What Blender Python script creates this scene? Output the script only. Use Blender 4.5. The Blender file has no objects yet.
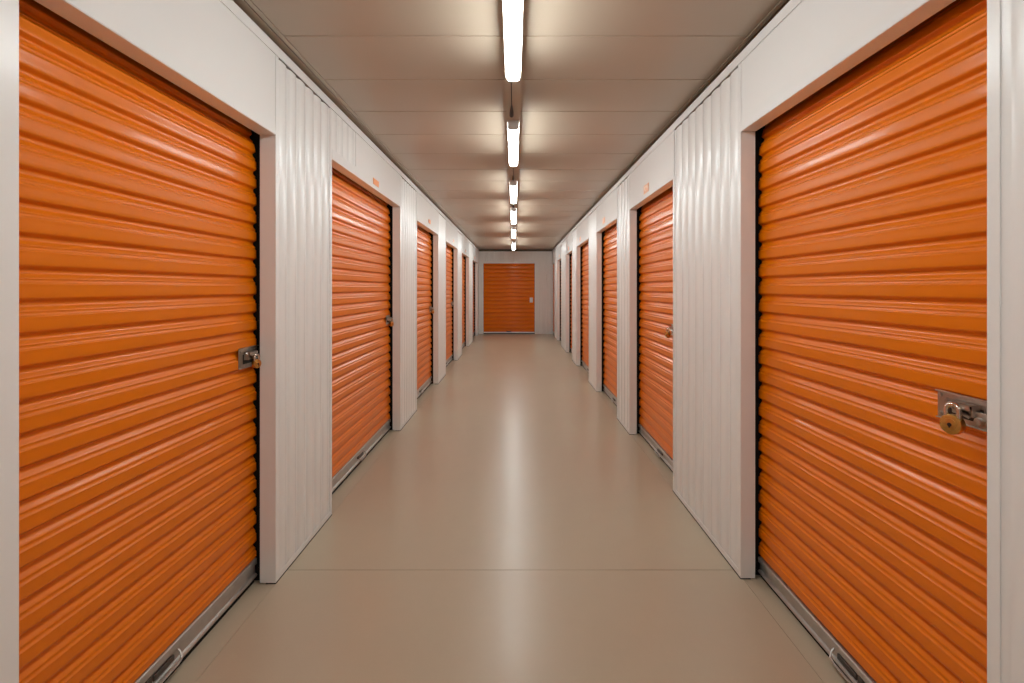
import bpy, bmesh, math, random
from mathutils import Vector, Matrix, noise
random.seed(4)
S = bpy.context.scene
COL = S.collection

# ------------------------------------------------------------------ dimensions (metres)
F = 500.0                    # focal length in pixels of a 1024 px wide frame
VPX, VPY = 516.5, 288.0
CAMZ = 1.5
WL, WR = 1.22, 1.155         # distance of each wall face from the camera's line
JAMB = 0.08                  # return of the door jambs
CUR = 0.118                  # recess of the door curtains
WTOP, ZCEIL = 2.728, 2.756
YBACK, YEND = -3.2, 16.3

# openings: near edge, far edge, header height, sign (Y centre, z centre)
LEFT = [(-1.25, 0.35, 2.275), (1.226, 2.533, 2.275), (3.306, 5.245, 2.352), (6.13, 7.80, 2.33), (8.65, 10.34, 2.31), (11.2, 12.84, 2.29), (13.93, 15.72, 2.285)]
RIGHT = [(-1.2, 0.35, 2.305), (1.238, 2.597, 2.305), (3.725, 5.155, 2.302), (5.80, 7.28, 2.30), (8.08, 9.71, 2.292), (10.48, 11.72, 2.28), (13.06, 14.35, 2.275), (15.36, 16.292, 2.265)]

RIGHT = [(a * .9914, b * .9914 if b < 16 else b, h) for a, b, h in RIGHT]
JAMBS = {-1: .080, 1: .074}; CURS = {-1: .118, 1: .114}
TOP = {'left': 2.734, 'right': 2.712}

# ------------------------------------------------------------------ materials
def nd(nt, kind, **kw):
    n = nt.nodes.new(kind)
    for k, v in kw.items():
        setattr(n, k, v)
    return n

def material(name, color, rough=0.5, metal=0.0, bump=None, vary=None, rvary=None, spec=0.5, coat=0.0, coat_rough=0.1, stretch=(1, 1, 1)):
    """bump = list of (scale, distance m, strength); vary = (scale, amount) of colour; rvary = (scale, amount) of roughness."""
    m = bpy.data.materials.new(name); m.use_nodes = True
    nt = m.node_tree; b = nt.nodes['Principled BSDF']
    b.inputs['Base Color'].default_value = (*color, 1)
    b.inputs['Roughness'].default_value = rough
    b.inputs['Metallic'].default_value = metal
    b.inputs['Specular IOR Level'].default_value = spec
    b.inputs['Coat Weight'].default_value = coat
    b.inputs['Coat Roughness'].default_value = coat_rough
    tc = nd(nt, 'ShaderNodeNewGeometry')
    mp = nd(nt, 'ShaderNodeMapping'); mp.inputs['Scale'].default_value = stretch
    nt.links.new(tc.outputs['Position'], mp.inputs['Vector'])
    if vary:
        n = nd(nt, 'ShaderNodeTexNoise'); n.inputs['Scale'].default_value = vary[0]; n.inputs['Detail'].default_value = 5
        nt.links.new(mp.outputs[0], n.inputs['Vector'])
        r = nd(nt, 'ShaderNodeMapRange'); r.inputs['From Min'].default_value = .2; r.inputs['From Max'].default_value = .8
        r.inputs['To Min'].default_value = 1 - vary[1]; r.inputs['To Max'].default_value = 1 + vary[1]
        nt.links.new(n.outputs['Fac'], r.inputs['Value'])
        mx = nd(nt, 'ShaderNodeVectorMath', operation='SCALE'); mx.inputs[0].default_value = color
        nt.links.new(r.outputs[0], mx.inputs['Scale']); nt.links.new(mx.outputs[0], b.inputs['Base Color'])
    if rvary:
        n = nd(nt, 'ShaderNodeTexNoise'); n.inputs['Scale'].default_value = rvary[0]; n.inputs['Detail'].default_value = 4
        nt.links.new(mp.outputs[0], n.inputs['Vector'])
        r = nd(nt, 'ShaderNodeMapRange'); r.inputs['From Min'].default_value = .2; r.inputs['From Max'].default_value = .8
        r.inputs['To Min'].default_value = rough - rvary[1]; r.inputs['To Max'].default_value = rough + rvary[1]
        nt.links.new(n.outputs['Fac'], r.inputs['Value']); nt.links.new(r.outputs[0], b.inputs['Roughness'])
    prev = None
    for sc, dist, st in (bump or []):
        n = nd(nt, 'ShaderNodeTexNoise'); n.inputs['Scale'].default_value = sc; n.inputs['Detail'].default_value = 3
        nt.links.new(mp.outputs[0], n.inputs['Vector'])
        bp = nd(nt, 'ShaderNodeBump'); bp.inputs['Strength'].default_value = st; bp.inputs['Distance'].default_value = dist
        nt.links.new(n.outputs['Fac'], bp.inputs['Height'])
        if prev: nt.links.new(prev.outputs[0], bp.inputs['Normal'])
        prev = bp
    if prev: nt.links.new(prev.outputs[0], b.inputs['Normal'])
    return m

WHITE = material('white_sheet_steel', (0.83, 0.83, 0.81), .26, spec=.42, bump=[(1.5, .002, .25)], vary=(.7, .01))
ORANGE = material('orange_lacquered_steel', (0.77, 0.180, 0.0005), .36, spec=.26, vary=(3, .015), coat=.22, coat_rough=.15)
CEIL = material('beige_ceiling_panel', (0.44, 0.36, 0.275), .36, bump=[(1.6, .002, .2)], vary=(.8, .02))
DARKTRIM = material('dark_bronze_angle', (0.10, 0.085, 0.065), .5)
GROOVE = material('dark_joint', (0.05, 0.04, 0.035), .8)
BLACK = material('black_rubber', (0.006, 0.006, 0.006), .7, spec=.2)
GALV = material('galvanised_steel', (0.50, 0.48, 0.45), .38, metal=.75, vary=(30, .10), rvary=(20, .08))
STEEL = material('worn_latch_steel', (0.50, 0.48, 0.44), .33, metal=1, vary=(60, .12), rvary=(50, .06))
BRASS = material('brass', (0.62, 0.36, 0.10), .30, metal=1, vary=(80, .15), rvary=(40, .08))
LOCKSTEEL = material('padlock_steel', (0.66, 0.60, 0.52), .18, metal=1)
DSTEEL = material('grimy_steel', (0.12, 0.11, 0.10), .45, metal=.8)
KEYWAY = material('keyway_black', (0.02, 0.015, 0.01), .5)
ENDWALL = material('grey_white_sheet_steel', (0.80, 0.79, 0.76), .36, vary=(1.2, .015))
SIGNO = material('orange_number_plate', (0.85, 0.27, 0.05), .35, vary=(20, .04))
SIGNP = material('peach_number_plate', (0.83, 0.42, 0.22), .35, vary=(30, .05))  # orange plate paled to peach, its reflection put into the colour
SIGNW = material('pale_print', (0.80, 0.70, 0.58), .4)
TRUNK = material('beige_trunking', (0.44, 0.36, 0.275), .4)
HOUSE = material('light_housing_white', (0.72, 0.70, 0.66), .4)
CAPM = material('end_cap_grey', (0.62, 0.60, 0.57), .35)
CABLE = material('black_cable', (0.012, 0.011, 0.01), .5)

def floor_material():
    m = bpy.data.materials.new('sealed_concrete'); m.use_nodes = True
    nt = m.node_tree; b = nt.nodes['Principled BSDF']
    geo = nd(nt, 'ShaderNodeNewGeometry')
    def noise_n(scale, detail, a, c, rough=.5):
        n = nd(nt, 'ShaderNodeTexNoise'); n.inputs['Scale'].default_value = scale; n.inputs['Detail'].default_value = detail
        n.inputs['Roughness'].default_value = rough
        nt.links.new(geo.outputs['Position'], n.inputs['Vector'])
        r = nd(nt, 'ShaderNodeMapRange'); r.inputs['From Min'].default_value = .2; r.inputs['From Max'].default_value = .8
        r.inputs['To Min'].default_value = a; r.inputs['To Max'].default_value = c
        nt.links.new(n.outputs['Fac'], r.inputs['Value']); return r
    def mul(a, c):
        q = nd(nt, 'ShaderNodeMath', operation='MULTIPLY'); nt.links.new(a.outputs[0], q.inputs[0]); nt.links.new(c.outputs[0], q.inputs[1]); return q
    f = mul(mul(noise_n(1.1, 5, .97, 1.03), noise_n(9, 6, .98, 1.02, .7)), noise_n(140, 3, .975, 1.025, .8))
    sc = nd(nt, 'ShaderNodeVectorMath', operation='SCALE'); sc.inputs[0].default_value = (0.49, 0.405, 0.292)
    nt.links.new(f.outputs[0], sc.inputs['Scale']); nt.links.new(sc.outputs[0], b.inputs['Base Color'])
    r = noise_n(2.0, 3, .30, .335)
    nt.links.new(r.outputs[0], b.inputs['Roughness'])
    b.inputs['Specular IOR Level'].default_value = .5
    b.inputs['Coat Weight'].default_value = .12; b.inputs['Coat Roughness'].default_value = .19
    n = nd(nt, 'ShaderNodeTexNoise'); n.inputs['Scale'].default_value = 60; n.inputs['Detail'].default_value = 4
    nt.links.new(geo.outputs['Position'], n.inputs['Vector'])
    bp = nd(nt, 'ShaderNodeBump'); bp.inputs['Strength'].default_value = .04; bp.inputs['Distance'].default_value = .0006
    nt.links.new(n.outputs['Fac'], bp.inputs['Height']); nt.links.new(bp.outputs[0], b.inputs['Normal'])
    return m
FLOOR = floor_material()

def emitter(name, color, strength):
    m = bpy.data.materials.new(name); m.use_nodes = True
    b = m.node_tree.nodes['Principled BSDF']
    b.inputs['Base Color'].default_value = (.9, .9, .9, 1)
    b.inputs['Emission Color'].default_value = (*color, 1); b.inputs['Emission Strength'].default_value = strength
    return m
GLOW = emitter('lit_diffuser', (0.92, 0.99, 0.99), 35.0)

# ------------------------------------------------------------------ mesh helpers
def obj(name, bm, mat, parent=None, smooth=False, mats=None):
    bmesh.ops.recalc_face_normals(bm, faces=bm.faces)
    me = bpy.data.meshes.new(name)
    if smooth:
        for f in bm.faces: f.smooth = True
    bm.to_mesh(me); bm.free()
    for m in (mats or [mat]): me.materials.append(m)
    if smooth:
        try: me.set_sharp_from_angle(angle=math.radians(38))
        except Exception: pass
    o = bpy.data.objects.new(name, me); COL.objects.link(o)
    if parent:
        o.parent = parent
        o.matrix_parent_inverse = Matrix.Translation(-parent.location) if parent.type == 'EMPTY' else Matrix.Identity(4)
    return o

def empty(name, loc):
    o = bpy.data.objects.new(name, None); COL.objects.link(o); o.location = loc; o.empty_display_size = .1
    return o

def tag(o, label, cat, group=None, kind=None):
    if label: o['label'] = label
    if cat: o['category'] = cat
    if group: o['group'] = group
    if kind: o['kind'] = kind
    return o

def box(bm, x0, x1, y0, y1, z0, z1, bev=0.0, mi=0):
    if x0 > x1: x0, x1 = x1, x0
    r = bmesh.ops.create_cube(bm, size=1)
    vs = r['verts']
    for v in vs:
        v.co = Vector((x0 + (v.co.x + .5) * (x1 - x0), y0 + (v.co.y + .5) * (y1 - y0), z0 + (v.co.z + .5) * (z1 - z0)))
    fs = set(f for v in vs for f in v.link_faces)
    for f in fs: f.material_index = mi
    if bev > 0:
        es = list(set(e for v in vs for e in v.link_edges))
        bmesh.ops.bevel(bm, geom=es, offset=bev, segments=2, affect='EDGES', profile=.5)

def prism(bm, pts, axis, a, b, steps=1, mi=0, wob=None):
    """closed polygon pts (2-D) extruded along an axis ('x': pts are y,z; 'y': x,z; 'z': x,y)."""
    rings = []
    for k in range(steps + 1):
        t = a + (b - a) * k / steps
        ring = []
        for i, (u, v) in enumerate(pts):
            co = {'x': (t, u, v), 'y': (u, t, v), 'z': (u, v, t)}[axis]
            if wob: co = wob(co)
            ring.append(bm.verts.new(co))
        rings.append(ring)
    n = len(pts)
    for k in range(steps):
        for i in range(n):
            j = (i + 1) % n
            f = bm.faces.new((rings[k][i], rings[k][j], rings[k + 1][j], rings[k + 1][i])); f.material_index = mi
    for ring in (rings[0], rings[-1]):
        f = bm.faces.new(ring); f.material_index = mi
    return rings

def tube(bm, pts, r, seg=10, mi=0):
    rings = []
    n = len(pts); P = [Vector(p) for p in pts]
    up = None
    for i in range(n):
        t = (P[min(i + 1, n - 1)] - P[max(i - 1, 0)]).normalized()
        if up is None:
            up = t.orthogonal().normalized()
        u = (up - t * up.dot(t)).normalized(); up = u
        w = t.cross(u)
        rr = r[i] if isinstance(r, (list, tuple)) else r
        rings.append([bm.verts.new(P[i] + (u * math.cos(a) + w * math.sin(a)) * rr) for a in (2 * math.pi * k / seg for k in range(seg))])
    for i in range(n - 1):
        for k in range(seg):
            f = bm.faces.new((rings[i][k], rings[i][(k + 1) % seg], rings[i + 1][(k + 1) % seg], rings[i + 1][k])); f.material_index = mi
    for ring in (rings[0], rings[-1]):
        f = bm.faces.new(ring); f.material_index = mi

def disc(bm, c, axis, r, h, seg=32, bev=.002, mi=0):
    """cylinder centred at c along unit axis with bevelled rims (lathe)."""
    a = Vector(axis).normalized(); u = a.orthogonal().normalized(); w = a.cross(u); c = Vector(c)
    prof = [(-h / 2, r - bev), (-h / 2 + bev * .3, r - bev * .3), (-h / 2 + bev, r), (h / 2 - bev, r), (h / 2 - bev * .3, r - bev * .3), (h / 2, r - bev)]
    rings = [[bm.verts.new(c + a * t + (u * math.cos(2 * math.pi * k / seg) + w * math.sin(2 * math.pi * k / seg)) * q) for k in range(seg)] for t, q in prof]
    for i in range(len(prof) - 1):
        for k in range(seg):
            f = bm.faces.new((rings[i][k], rings[i][(k + 1) % seg], rings[i + 1][(k + 1) % seg], rings[i + 1][k])); f.material_index = mi
    for ring in (rings[0], rings[-1]):
        f = bm.faces.new(ring); f.material_index = mi

# ------------------------------------------------------------------ floor
def build_floor():
    bm = bmesh.new()
    ys = [YBACK - .2, -0.35, 2.66, 17.2]
    xs = [-1.75, -1.222, 1.168, 1.75]
    g = .0035
    for i in range(3):
        for j in range(3):
            gx0 = g / 2 if i else 0; gx1 = g / 2 if i < 2 else 0
            gy0 = g / 2 if j else 0; gy1 = g / 2 if j < 2 else 0
            box(bm, xs[i] + gx0 * .5, xs[i + 1] - gx1 * .5, ys[j] + gy0, ys[j + 1] - gy1, -.12, 0)
    box(bm, -1.75, 1.75, YBACK - .2, 17.2, -.2, -.004 - .116 - .001, mi=1)
    o = obj('floor', bm, FLOOR, mats=[FLOOR, GROOVE])
    tag(o, 'sealed beige concrete corridor floor reflecting the ceiling lights', 'floor', kind='structure')
build_floor()

# ------------------------------------------------------------------ ceiling
JOINTS = [-2.9, -2.36, -1.82, -1.28, -.74, -.2, .34, .88, 1.42, 1.955, 2.492, 3.012, 3.554, 4.09, 4.675, 5.29]
while JOINTS[-1] < 15.6: JOINTS.append(JOINTS[-1] + .575)
def build_ceiling():
    bm = bmesh.new()
    ys = [YBACK - .2] + JOINTS + [17.2]
    for a, b in zip(ys[:-1], ys[1:]):
        # each plank is a shallow tray with rolled edges
        z = ZCEIL
        pts = [(a + .0035, z + .03), (a + .0035, z + .004), (a + .0075, z), (b - .006, z), (b - .002, z + .004), (b - .002, z + .03)]
        prism(bm, pts, 'x', -1.157, 1.152)
    box(bm, -1.75, 1.75, YBACK - .2, 17.2, ZCEIL + .031, ZCEIL + .08, mi=1)
    o = obj('ceiling', bm, CEIL, mats=[CEIL, GROOVE])
    tag(o, 'beige metal ceiling of wide cross planks above the corridor', 'ceiling', kind='structure')
    n = 3
    for s, w, side in ((-1, 1.157, 'left'), (1, 1.152, 'right')):
        bm = bmesh.new()
        box(bm, s * (w + .003), s * (w + .026), YBACK, YEND + .25, ZCEIL - .003, ZCEIL + .02)
        box(bm, s * (w + .034), s * 1.72, YBACK, YEND + .25, ZCEIL - .001, ZCEIL + .028)
        o = obj('trim_%d' % n, bm, CEIL); n += 1
        tag(o, 'narrow metal edge strip of the ceiling above the %s row of doors' % side, 'trim', kind='structure')
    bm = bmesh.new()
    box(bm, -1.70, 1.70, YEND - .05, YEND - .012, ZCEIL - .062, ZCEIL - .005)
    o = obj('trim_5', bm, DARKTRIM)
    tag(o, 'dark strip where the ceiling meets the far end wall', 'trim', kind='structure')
build_ceiling()

# ------------------------------------------------------------------ side walls
def sheet_profile(a, b, pitch):
    """(y, depth) points of a ribbed sheet between a and b: convex pans parted by narrow grooves."""
    n = max(2, round((b - a) / pitch)); p = (b - a) / n
    out = [(a, .0028)]
    for k in range(n):
        y0 = a + k * p
        m = [(.04, .0132), (.08, .0118), (.14, .0082), (.20, .0058), (.30, .0040), (.40, .0032), (.5, .003), (.60, .0032), (.70, .0040), (.80, .0058), (.86, .0082), (.92, .0118), (.96, .0132)]
        for q, d in m:
            if k == 0 and q < .14 or k == n - 1 and q > .86: continue
            out.append((y0 + q * p, d))
    out.append((b, .0028))
    return out

def build_wall(s, W, ops, side, sign_word):
    X = lambda d: s * (W + d)
    WTOP = TOP[side]; JAMB = JAMBS[s]
    pil = []
    edges = [YBACK] + [e for op in ops for e in op[:2]] + [YEND]
    for k in range(0, len(edges), 2):
        if edges[k + 1] - edges[k] > .02: pil.append((edges[k], edges[k + 1]))
    pitch = .112 if s < 0 else .130
    bm = bmesh.new()
    FL = .032
    spans = []
    for a, b in pil:
        prof = sheet_profile(a + FL - .002, b - FL + .002, pitch) if b - a > .15 else [(a + .004, .006), (b - .004, .006)]
        pts = [(X(d), y) for y, d in prof] + [(X(.03), prof[-1][0]), (X(.03), prof[0][0])]
        prism(bm, pts, 'z', .006, WTOP - .0555)
    # the odd ribbed length over the second left door
    wall = obj('wall_' + side, bm, WHITE, smooth=True)
    tag(wall, 'white ribbed steel corridor wall on the %s, between its orange doors' % side, 'wall', kind='structure')
    # flashing frames around every pier
    for a, b in pil:
        FL = .085 if (s < 0 and 1 < b < 1.3) else .032
        bm = bmesh.new()
        for y0, y1, jd in ((a, a + FL, a > YBACK + .1), (b - FL, b, b < YEND - .1)):
            if b - a < .15 and y0 != a: continue
            yy1 = y1 if b - a >= .15 else b
            near = y0 == a
            if jd or b - a < .15:
                # L-shaped flashing: face strip and jamb return
                if near:
                    pts = [(X(0), y0), (X(0), yy1), (X(.0025), yy1), (X(.0025), y0 + .0025), (X(JAMB), y0 + .0025), (X(JAMB), y0)]
                    prism(bm, pts, 'z', .006, WTOP - .052)
                else:
                    pts = [(X(0), yy1), (X(0), y0), (X(.0025), y0), (X(.0025), yy1 - .0025), (X(JAMB), yy1 - .0025), (X(JAMB), yy1)]
                    prism(bm, pts, 'z', .006, WTOP - .052)
            else:
                box(bm, X(0), X(.0025), y0, y1, .006, WTOP - .052)
        if b - a > .15:
            box(bm, X(0), X(.0025), a + FL, b - FL, .006, .036)
        obj('pier_flashing', bm, WHITE, wall)
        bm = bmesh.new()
        box(bm, X(-.0012), X(.05), a - (.001 if a > YBACK + .1 else 0), b, .0005, .0058)  # black strip added to draw the dark contact shade under the pier
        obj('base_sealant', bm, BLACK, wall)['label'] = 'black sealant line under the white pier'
    # headers
    for i, (a, b, h) in enumerate(ops):
        bm = bmesh.new()
        n0 = a
        top = WTOP - .052
        if s < 0 and i == 2:
            n0 = 3.79
            # ribbed sheet reaches on above the near part of this door
            prof = sheet_profile(a + .003, n0 - .003, .112)
            pts = [(X(d), y) for y, d in prof] + [(X(.03), prof[-1][0]), (X(.03), prof[0][0])]
            prism(bm, pts, 'z', h + .05, top + .035)
        g = .0025
        pts = [(X(.001), h + .068), (X(.001), top), (X(.012), top), (X(.012), h + .068)]
        prism(bm, pts, 'y', n0 + g, b - g)
        # lower flashing with soffit return
        pts = [(X(-.0008), h + .068), (X(-.0022), h + .004), (X(0), h), (X(JAMB), h), (X(JAMB), h + .003), (X(.004), h + .003), (X(.004), h + .068)]
        prism(bm, pts, 'y', a + .0005, b - .0050)
        obj('header_panel', bm, WHITE, wall)
    # top capping rail
    bm = bmesh.new()
    pts = [(X(-.004), WTOP - .052), (X(-.004), WTOP - .002), (X(-.002), WTOP), (X(.05), WTOP), (X(.05), WTOP - .004), (X(.0), WTOP - .006), (X(.0), WTOP - .052)]
    prism(bm, pts, 'y', YBACK, YEND - .055)
    o = obj('trim_%d' % (1 if s < 0 else 2), bm, WHITE)
    tag(o, 'white capping rail along the top of the %s corridor wall' % side, 'trim', kind='structure')
    return wall
build_wall(-1, WL, LEFT, 'left', '')
build_wall(1, WR, RIGHT, 'right', '')

# ------------------------------------------------------------------ roll-up doors
P0 = .0903
PROF = [(0, .0), (.06, .0), (.10, .0008), (.15, .0040), (.20, .0082), (.235, .0105), (.255, .0116), (.27, .0119), (.285, .0114), (.30, .0106), (.33, .0108), (.375, .0120),
        (.40, .0142), (.415, .0158), (.43, .0165), (.45, .0166), (.47, .0162), (.55, .0163), (.70, .0166), (.82, .0168), (.85, .0162), (.88, .0140), (.92, .0075), (.95, .0025), (.975, .0004)]
def curtain_points(z0, z1, pitch, phase):
    """(z, out) from the top down; phase = height of one groove."""
    k0 = math.ceil((z1 - phase) / pitch) + 1
    pts = []
    k = k0
    while phase + k * pitch > z0 - pitch:
        for f, d in PROF:
            z = phase + (k - f) * pitch
            if z0 < z < z1: pts.append((z, d * pitch / P0))
        k -= 1
    pts = [(z1, 0.0)] + pts + [(z0, 0.004)]
    return pts

def build_curtain(s, X, y0, y1, z0, z1, pitch, phase, parent, seed, axis='y', lean=.06):
    bm = bmesh.new()
    cp = curtain_points(z0, z1, pitch, phase)
    kd = 1.6 if axis == 'x' else 1.0
    front = [(d * kd, z) for z, d in cp]
    back = [(d * kd - .0016, z) for z, d in reversed(cp)]
    steps = max(4, int((y1 - y0) / .06))
    def wob(co):
        u, t, z = co
        am = .35 if axis == 'x' else 1.0
        n = am * noise.noise(Vector((seed * 7.3, t * 1.3, z * 4.0))) * .0018 + noise.noise(Vector((seed * 3.1, t * 4.0, z * 8.0))) * .0003
        dz = am * noise.noise(Vector((seed * 5.7 + 9, t * 1.2, z * 3))) * .0012
        q = max(0.0, z - (z1 - .25)) / .25
        n -= lean * q * q
        if axis == 'y': return (s * (X - u - n), t, z + dz)
        return (t, X - u - n, z + dz)
    prism(bm, front + back, 'y', y0, y1, steps, wob=wob)
    return obj('curtain', bm, ORANGE, parent, smooth=True)

def build_latch(s, Xf, yc, zc, w, h, parent, outward):
    """steel latch on the curtain: plate, keeper, sliding bolt. Xf = distance of the plate face from the camera's line; outward = +1 if bolt shoots to +Y."""
    X = lambda d: s * (Xf - d)
    bm = bmesh.new()
    box(bm, X(0), X(.004), yc - w / 2, yc + w / 2, zc - h / 2, zc + h / 2, bev=.0015)
    # folded lips
    box(bm, X(.004), X(.012), yc - w / 2, yc + w / 2, zc + h / 2 - .004, zc + h / 2, bev=.001)
    box(bm, X(.004), X(.010), yc - w / 2, yc + w / 2, zc - h / 2, zc - h / 2 + .003, bev=.001)
    for q in (-1, 1):
        for r in (-1, 1):
            disc(bm, (X(.0055), yc + q * (w / 2 - .012), zc + r * (h / 2 - .014)), (1, 0, 0), .006, .004, seg=12, bev=.001)
    pl = obj('latch_plate', bm, STEEL, parent); pl['label'] = 'worn steel latch plate on the orange curtain'
    bm = bmesh.new()
    box(bm, X(.012), X(.018), yc - w * .15, yc + w / 2 * 1.0 if outward > 0 else yc + w * .15, zc - .012, zc + .008, bev=.0015)
    box(bm, X(.012), X(.018), yc - w / 2 if outward < 0 else yc - .01, yc + .01, zc - .012, zc + .008, bev=.0015)
    disc(bm, (X(.022), yc + outward * w * .33, zc - .016), (1, 0, 0), .011, .014, seg=16, bev=.003)
    tube(bm, [(X(.015), yc - outward * .045, zc + .022), (X(.03), yc - outward * .03, zc + .018), (X(.032), yc + outward * .0, zc + .004), (X(.018), yc + outward * .03, zc - .012)], .0055, 8)
    obj('slide_bolt', bm, STEEL, pl, smooth=True)
    bm = bmesh.new()
    # hasp tab standing out of the plate, with its slot
    ya, yb = yc - w * .22 - .006, yc + w * .22 - .006
    box(bm, X(.010), X(.036), ya, yb, zc + h * .26, zc + h * .26 + .003, bev=.001)
    box(bm, X(.033), X(.036), ya, yb, zc + h * .26 - .014, zc + h * .26 + .003, bev=.001)
    box(bm, X(.004), X(.028), ya, ya + .003, zc - h * .1, zc + h * .28)
    obj('hasp', bm, STEEL, pl)
    bm = bmesh.new()
    box(bm, X(.0036), X(.0050), yc - w * .30, yc + w * .30, zc - h * .30, zc + h * .16)
    obj('bolt_slot', bm, KEYWAY, pl)

def build_padlock(name_label, s, Xf, y, z, r, group='padlocks on the corridor doors', tilt=0.0):
    """disc padlock whose face looks into the corridor, hung by its shackle; z = centre of body."""
    e = empty('padlock', (s * Xf, y, z))
    ax = Vector((-s, -.35 + tilt, 0)).normalized()
    side = Vector((0, 0, 1)).cross(ax).normalized()
    c = Vector((s * Xf, y, z))
    bm = bmesh.new()
    disc(bm, c, ax, r, r * .85, seg=40, bev=r * .13)
    disc(bm, c + ax * r * .44, ax, r * .62, r * .10, seg=32, bev=r * .04)
    obj('body', bm, BRASS, e, smooth=True)
    bm = bmesh.new()
    disc(bm, c + ax * r * .50, ax, r * .20, r * .06, seg=20, bev=.0004)
    kw = c + ax * r * .53
    tube(bm, [kw + Vector((0, 0, -r * .30)), kw + Vector((0, 0, r * .14))], r * .06, 6)
    obj('keyway', bm, KEYWAY, e)
    bm = bmesh.new()
    pts = []
    q = r * .55
    pts.append(c + side * q + Vector((0, 0, r * .55)))
    for k in range(0, 13):
        a = math.pi * k / 12
        pts.append(c + side * q * math.cos(a) + Vector((0, 0, r * 1.45 + q * math.sin(a))))
    pts.append(c - side * q + Vector((0, 0, r * .55)))
    tube(bm, pts, r * .24, 12)
    obj('shackle', bm, LOCKSTEEL, e, smooth=True)
    tag(e, name_label, 'padlock', group)
    return e

def build_door(n, s, W, op, label, latch=None, seed=1, bar=(.02, .125), shallow=False):
    a, b, h = op
    CUR = .032 if shallow else CURS[s]; JAMB = JAMBS[s]
    e = empty('door_%d' % n, (s * (W + CUR), (a + b) / 2, 0))
    tag(e, label, 'roll-up door', 'orange roll-up doors', kind='structure')
    EX = .022 if s < 0 else .028
    y0, y1 = a - EX, b + EX
    if y1 > YEND - .06: y1 = YEND - .07
    zb, zt = bar
    if shallow: y0 = a + .006
    X = W + CUR
    build_curtain(s, X + .008, y0, y1, zt - .004, h - .004 if shallow else h + .11, P0, 1.455 + .004, e, seed, lean=0 if shallow else .06)
    XX = lambda d: s * (X - d)
    # bottom bar: extruded channel with top nose, recessed web and rounded lip
    bm = bmesh.new()
    H = zt - zb
    pts = [(XX(-.006), zt), (XX(.010), zt), (XX(.014), zt - .004), (XX(.014), zt - H * .30), (XX(.004), zt - H * .36), (XX(.004), zb + H * .24),
           (XX(.012), zb + H * .20), (XX(.016), zb + H * .13), (XX(.012), zb + H * .05), (XX(.004), zb), (XX(-.006), zb)]
    prism(bm, pts, 'y', y0 + .004, y1 - .004)
    bar_o = obj('bottom_bar', bm, GALV, e, smooth=False); bar_o['label'] = 'grey metal bar along the bottom of the door'
    bm = bmesh.new()
    box(bm, XX(-.012), XX(.002), y0 + .006, y1 - .006, .002, zb)
    obj('rubber_seal', bm, BLACK, e)
    # wire pull handle with its bracket on the bottom bar
    yc = (a + b) / 2
    bm = bmesh.new()
    zc = (zb + zt) / 2 - .004
    tube(bm, [(XX(.005), yc - .085, zc + .012), (XX(.020), yc - .082, zc - .002), (XX(.030), yc - .070, zc - .022), (XX(.030), yc - .045, zc - .024), (XX(.032), yc + .05, zc - .022), (XX(.030), yc + .075, zc - .018), (XX(.018), yc + .085, zc), (XX(.005), yc + .087, zc + .012)], .004, 8)
    obj('pull_handle', bm, GALV, e, smooth=True)
    bm = bmesh.new()
    box(bm, XX(.004), XX(.013), yc - .05, yc + .06, zc - .012, zc + .010, bev=.003)
    box(bm, XX(.004), XX(.018), yc - .092, yc - .066, zc - .004, zc + .022, bev=.003)
    obj('handle_bracket', bm, DSTEEL, e)
    # black guides at both sides
    for ya, yb, m in ((b + EX + .008, b + EX + .055, 1), (a - EX - .055, a - EX - .008, -1)):
        if yb > YEND or shallow: continue
        bm = bmesh.new()
        lip = (b + .003, b + EX + .055) if m > 0 else (a - EX - .055, a - .003)
        box(bm, s * (W + JAMB + .002), s * (X + .085), ya, yb, .002, h + .12)
        box(bm, s * (X + .075), s * (X + .085), lip[0], lip[1], .002, h + .12)
        obj('guide_rail', bm, BLACK, e)
    # drum housing closes the space above the opening
    if shallow: return e
    bm = bmesh.new()
    box(bm, s * (W + JAMB + .004), s * (X + .09), y0, y1, h + .125, h + .14)
    obj('drum_cover', bm, BLACK, e)
    if latch:
        yc, zc, w, hh = latch
        build_latch(s, X - .010, yc, zc, w, hh, e, 1 if s < 0 else -1)
    return e

ORD = ['', 'nearest', 'second', 'third', 'fourth', 'fifth', 'sixth', 'seventh']
n = 1
# left row (index 0 lies behind the camera and lights nothing; it closes the corridor)
for i, op in enumerate(LEFT):
    if i == 0:
        build_door(20, -1, WL, op, 'orange roll-up door of the left row standing behind the viewpoint', None, 50); continue
    lab = {1: 'wide nearest orange roll-up door on the left, steel latch at its far edge'}.get(i, 'narrow-looking %s orange roll-up door along the left wall' % ORD[i])
    lat = None
    if i == 1: lat = (2.468, 1.160, .165, .10)
    elif i <= 4: lat = (op[1] - .10, 1.175, .13, .09)
    build_door(n, -1, WL, op, lab, lat, i, bar=(.024, .125)); n += 1
for i, op in enumerate(RIGHT):
    if i == 0:
        build_door(21, 1, WR, op, 'orange roll-up door of the right row standing behind the viewpoint', None, 60); continue
    lab = {1: 'wide nearest orange roll-up door on the right, with large latch and brass padlock'}.get(i, 'narrow-looking %s orange roll-up door along the right wall' % ORD[i])
    lat = None
    if i == 1: lat = (1.398, 1.158, .185, .082)
    elif i == 2: lat = (3.975, 1.165, .15, .09)
    build_door(n, 1, WR, op, lab, lat, 10 + i, bar=(.02, .105), shallow=i == 7); n += 1

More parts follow.
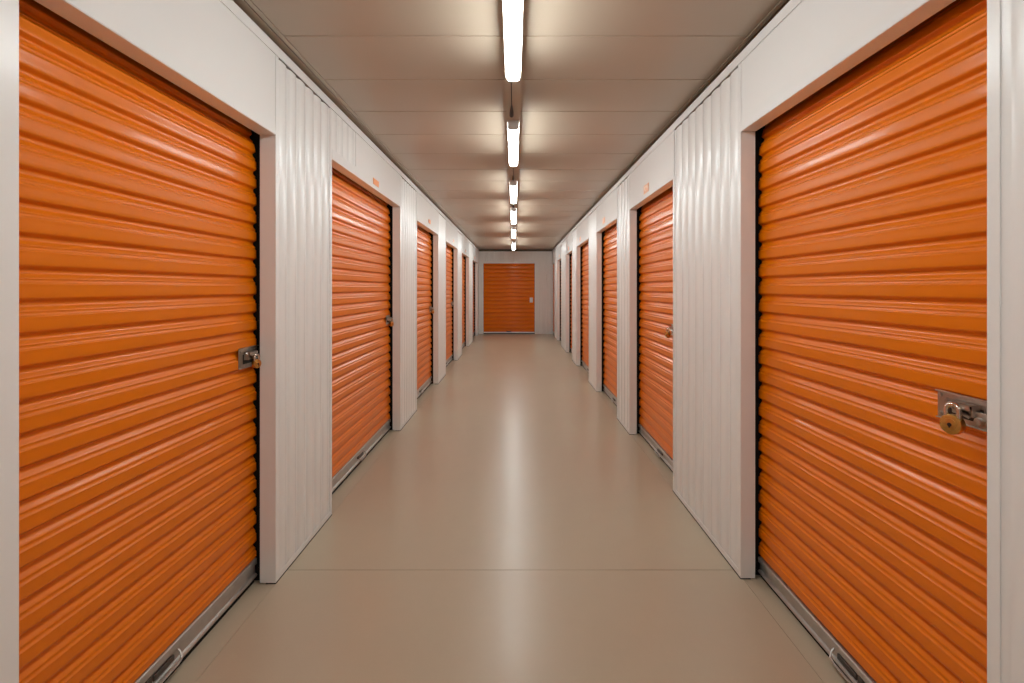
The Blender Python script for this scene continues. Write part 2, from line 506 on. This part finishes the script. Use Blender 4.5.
XLf, XRf = WL + CUR - .010, WR + CURS[1] - .010
build_padlock('small round brass padlock on the nearest left door', -1, XLf - .045, 2.467, 1.127, .022)
build_padlock('large round brass padlock on the nearest right door', 1, XRf - .045, 1.392, 1.121, .0275)
build_padlock('tiny padlock on the second orange door along the left wall', -1, XLf - .04, LEFT[2][1] - .09, 1.13, .026)
build_padlock('tiny padlock on the second orange door along the right wall, half hidden', 1, XRf - .05, 4.0, 1.125, .026)
build_padlock('tiny padlock on the third orange door along the left wall', -1, XLf - .04, LEFT[3][1] - .09, 1.13, .026)

# ------------------------------------------------------------------ unit number plates above the doors
def plate(s, W, y, z, w, h, mat, label, marks=False):
    bm = bmesh.new()
    X = lambda d: s * (W + d)
    box(bm, X(-.0052), X(-.0022), y - w / 2, y + w / 2, z - h / 2, z + h / 2, bev=.0008)
    o = obj('unit_number_plate', bm, mat)
    tag(o, label, 'sign', 'unit number plates above the doors')
    if marks:
        bm = bmesh.new()
        for dy, dz, ww, hh in ((-.040, .012, .022, .030), (.0, .018, .030, .012), (.045, .010, .022, .034), (.02, -.014, .02, .012)):
            box(bm, X(-.0060), X(-.0051), y + dy - ww / 2, y + dy + ww / 2, z + dz - hh / 2, z + dz + hh / 2)
        obj('print', bm, SIGNW, o)
    return o
for k, (y, z) in {2: (4.33, 2.412), 3: (7.0, 2.43), 4: (9.68, 2.41), 5: (12.0, 2.39), 6: (14.6, 2.385)}.items():
    plate(-1, WL, y, z, .17, .052, SIGNO if k in (2, 3, 6) else SIGNP, 'small orange number plate above the %s door along the left wall' % ORD[k])
for k, (y, z) in {2: (4.44, 2.382), 3: (6.60, 2.39), 4: (9.05, 2.385), 5: (11.1, 2.375), 6: (13.5, 2.37)}.items():
    plate(1, WR, y, z, .17, .075, SIGNP, 'small peach number plate above the %s door along the right wall' % ORD[k], marks=(k == 2))

# ------------------------------------------------------------------ far end wall and its door
DX0, DX1, DZ = -1.077, .592, 2.30
def build_end():
    bm = bmesh.new()
    def sheet(x0, x1, z0, z1):
        prof = sheet_profile(x0, x1, .085)
        pts = [(y, YEND - .012 + d * .7) for y, d in prof] + [(x1, YEND + .05), (x0, YEND + .05)]
        prism(bm, pts, 'z', z0, z1)
    sheet(-1.60, DX0 - .052, .003, ZCEIL - .004)
    sheet(DX1 + .052, 1.60, .003, ZCEIL - .004)
    sheet(DX0 - .05, DX1 + .05, DZ + .045, ZCEIL - .004)
    wall = obj('wall_end', bm, ENDWALL, smooth=True)
    tag(wall, 'pale grey ribbed end wall closing the corridor', 'wall', kind='structure')
    bm = bmesh.new()
    y0, y1 = YEND - .03, YEND + .05
    box(bm, DX0 - .065, DX0, y0, y1, .003, DZ + .06, bev=.003)
    box(bm, DX1, DX1 + .065, y0, y1, .003, DZ + .06, bev=.003)
    box(bm, DX0 + .001, DX1 - .001, y0, y1, DZ, DZ + .06, bev=.003)
    obj('door_frame', bm, WHITE, wall)
    e = empty('door_14', ((DX0 + DX1) / 2, YEND + .03, 0))
    tag(e, 'orange roll-up door in the pale end wall, facing down the corridor', 'roll-up door', 'orange roll-up doors', kind='structure')
    build_curtain(1, YEND + .035, DX0 + .006, DX1 - .006, .07, DZ + .10, .132, 1.47, e, 33, axis='x')
    bm = bmesh.new()
    pts = [(YEND + .03, .068), (YEND + .004, .068), (YEND, .06), (YEND + .002, .03), (YEND + .012, .028), (YEND + .03, .028)]
    prism(bm, pts, 'x', DX0 + .006, DX1 - .006)
    bo = obj('bottom_bar', bm, WHITE, e); bo['label'] = 'white bar along the bottom of the door'
    bm = bmesh.new(); box(bm, DX0 + .006, DX1 - .006, YEND + .012, YEND + .026, .002, .027)
    obj('rubber_seal', bm, BLACK, e)
    bm = bmesh.new()
    tube(bm, [(-.32, YEND + .005, .10), (-.31, YEND - .02, .085), (-.19, YEND - .02, .085), (-.18, YEND + .005, .10)], .012, 8)
    obj('pull_handle', bm, BLACK, e, smooth=True)
    bm = bmesh.new()
    box(bm, .43, .53, YEND - .016, YEND - .006, 1.03, 1.19, bev=.003)
    box(bm, .45, .51, YEND - .026, YEND - .016, 1.06, 1.16, bev=.004)
    lo = obj('latch_plate', bm, WHITE, e); lo['label'] = 'white latch plate'
    bm = bmesh.new(); box(bm, DX0 - .02, DX1 + .02, YEND + .056, YEND + .066, .002, DZ + .12)
    # back of the door opening
    obj('drum_cover', bm, BLACK, e)
build_end()

# wall behind the viewpoint closes the corridor
bm = bmesh.new()
prof = sheet_profile(-1.6, 1.6, .12)
prism(bm, [(y, YBACK + .005 - d) for y, d in prof] + [(1.6, YBACK - .06), (-1.6, YBACK - .06)], 'z', .003, ZCEIL - .004)
o = obj('wall_back', bm, WHITE, smooth=True)
tag(o, 'white ribbed wall closing the corridor behind the viewpoint', 'wall', kind='structure')

# ------------------------------------------------------------------ ceiling lights, trunking and cables
LIGHTS = [(-2.4, -1.30), (-.42, .68), (1.57, 2.69), (3.48, 4.56), (5.41, 6.57), (7.2, 8.68), (9.5, 11.2), (12.4, 14.6)]  # first two are unseen, added behind the viewpoint for more light near it
def lx(y): return -.004 - .0052 * y
NAMES = ['ceiling batten light far behind the viewpoint', 'ceiling batten light just behind the viewpoint', 'long lit batten light at the top of the picture, nearest along the ceiling', 'second lit batten light along the ceiling, small grey end cap showing',
         'third lit batten light along the ceiling', 'fourth lit batten light along the ceiling', 'fifth lit batten light along the ceiling', 'sixth lit batten light, last before the end wall']
def build_light(y0, y1, label):
    c = (y0 + y1) / 2; x = lx(c); L = y1 - y0
    e = empty('batten_light', (x, c, 2.60))
    tag(e, label, 'ceiling light', 'batten lights along the ceiling')
    e.rotation_euler = (0, 0, math.atan(.0052))
    def part(name, bm, mat, smooth=False):
        o = obj(name, bm, mat, None, smooth); o.parent = e; return o
    bm = bmesh.new()
    box(bm, -.043, .043, -L / 2 + .03, L / 2 - .014, .054, .067, bev=.003)
    part('housing', bm, HOUSE)
    # U-shaped prismatic diffuser, tapering at both ends
    prof = []
    for k in range(0, 19):
        a = math.pi * k / 18
        prof.append((.037 * math.copysign(abs(math.cos(a)) ** .5, math.cos(a)), -.034 * abs(math.sin(a)) ** .5))
    bm = bmesh.new()
    rings = []
    st = [(-L / 2 + .012, 1), (-L / 2 + .03, 1), (L / 2 - .055, 1), (L / 2 - .03, .97), (L / 2 - .012, .90), (L / 2 - .003, .76), (L / 2, .55)]
    for yy, f in st:
        ring = [bm.verts.new((px * f, yy, .038 + pz * f)) for px, pz in prof]
        ring = [bm.verts.new((.037 * f, yy, .053))] + ring + [bm.verts.new((-.037 * f, yy, .053))]
        rings.append(ring)
    m = len(rings[0])
    for r0, r1 in zip(rings[:-1], rings[1:]):
        for k in range(m):
            bm.faces.new((r0[k], r0[(k + 1) % m], r1[(k + 1) % m], r1[k]))
    bm.faces.new(rings[0]); bm.faces.new(rings[-1])
    d = part('diffuser', bm, GLOW, True); d['label'] = 'glowing white diffuser'
    bm = bmesh.new()
    r0 = [(px * 1.06, .038 + pz * 1.06) for px, pz in prof]; r0 = [(.0395, .054)] + r0 + [(-.0395, .054)]
    prism(bm, r0, 'y', -L / 2, -L / 2 + .011)
    box(bm, -.0445, .0445, -L / 2, -L / 2 + .029, .0545, .067, bev=.003)
    part('end_cap', bm, CAPM)
    return e
for (a, b), nm in zip(LIGHTS, NAMES): build_light(a, b, nm)

bm = bmesh.new()
ya, yb = YBACK + .05, YEND - .06
for (w, z0, z1) in ((.046, 2.668, 2.7545),):
    v = [bm.verts.new((lx(y) + sx * w, y, z)) for y in (ya, yb) for sx in (-1, 1) for z in (z0, z1)]
    for q in ((0, 1, 3, 2), (4, 6, 7, 5), (0, 4, 5, 1), (2, 3, 7, 6), (0, 2, 6, 4), (1, 5, 7, 3)): bm.faces.new([v[i] for i in q])
o = obj('cable_trunking', bm, TRUNK)
tag(o, 'long beige trunking on the ceiling that carries the batten lights', 'trunking')

def cable(y0, y1, dx, label):
    bm = bmesh.new()
    z1 = 2.652
    pts = []
    N = 10
    for k in range(N + 1):
        t = k / N; y = y0 + (y1 - y0) * t
        pts.append((lx(y) + dx + .002 * math.sin(t * 3), y, 2.660 + (z1 - 2.660) * t - .002 * math.sin(math.pi * t)))
    r = [.003] * (N - 2) + [.008, .013, .014]
    tube(bm, pts, r, 10)
    o = obj('power_cable', bm, CABLE, None, True)
    tag(o, label, 'cable', 'cables feeding the batten lights')
cable(2.69, 3.34, -.012, 'black cable with a flared plug, running from the nearest batten light')
cable(4.56, 5.30, -.004, 'thin black cable between the second and third batten lights')
cable(6.57, 7.1, -.004, 'thin black cable between the third and fourth batten lights')

# ------------------------------------------------------------------ world, camera, view
w = bpy.data.worlds.new('World'); S.world = w; w.use_nodes = True
w.node_tree.nodes['Background'].inputs['Color'].default_value = (.01, .009, .008, 1)
w.node_tree.nodes['Background'].inputs['Strength'].default_value = .2

cam = bpy.data.cameras.new('Camera'); co = bpy.data.objects.new('Camera', cam); COL.objects.link(co)
co.location = (0, 0, CAMZ); co.rotation_euler = (math.pi / 2, 0, 0)
cam.sensor_fit = 'HORIZONTAL'; cam.sensor_width = 36; cam.lens = F * 36 / 1024
cam.shift_x = -(VPX - 512) / 1024; cam.shift_y = -(341.5 - VPY) / 1024
cam.clip_start = .02; cam.clip_end = 60
S.camera = co
v = S.view_settings
v.view_transform = 'Standard'; v.look = 'None'; v.gamma = 1; v.use_curve_mapping = False; v.exposure = 0.0
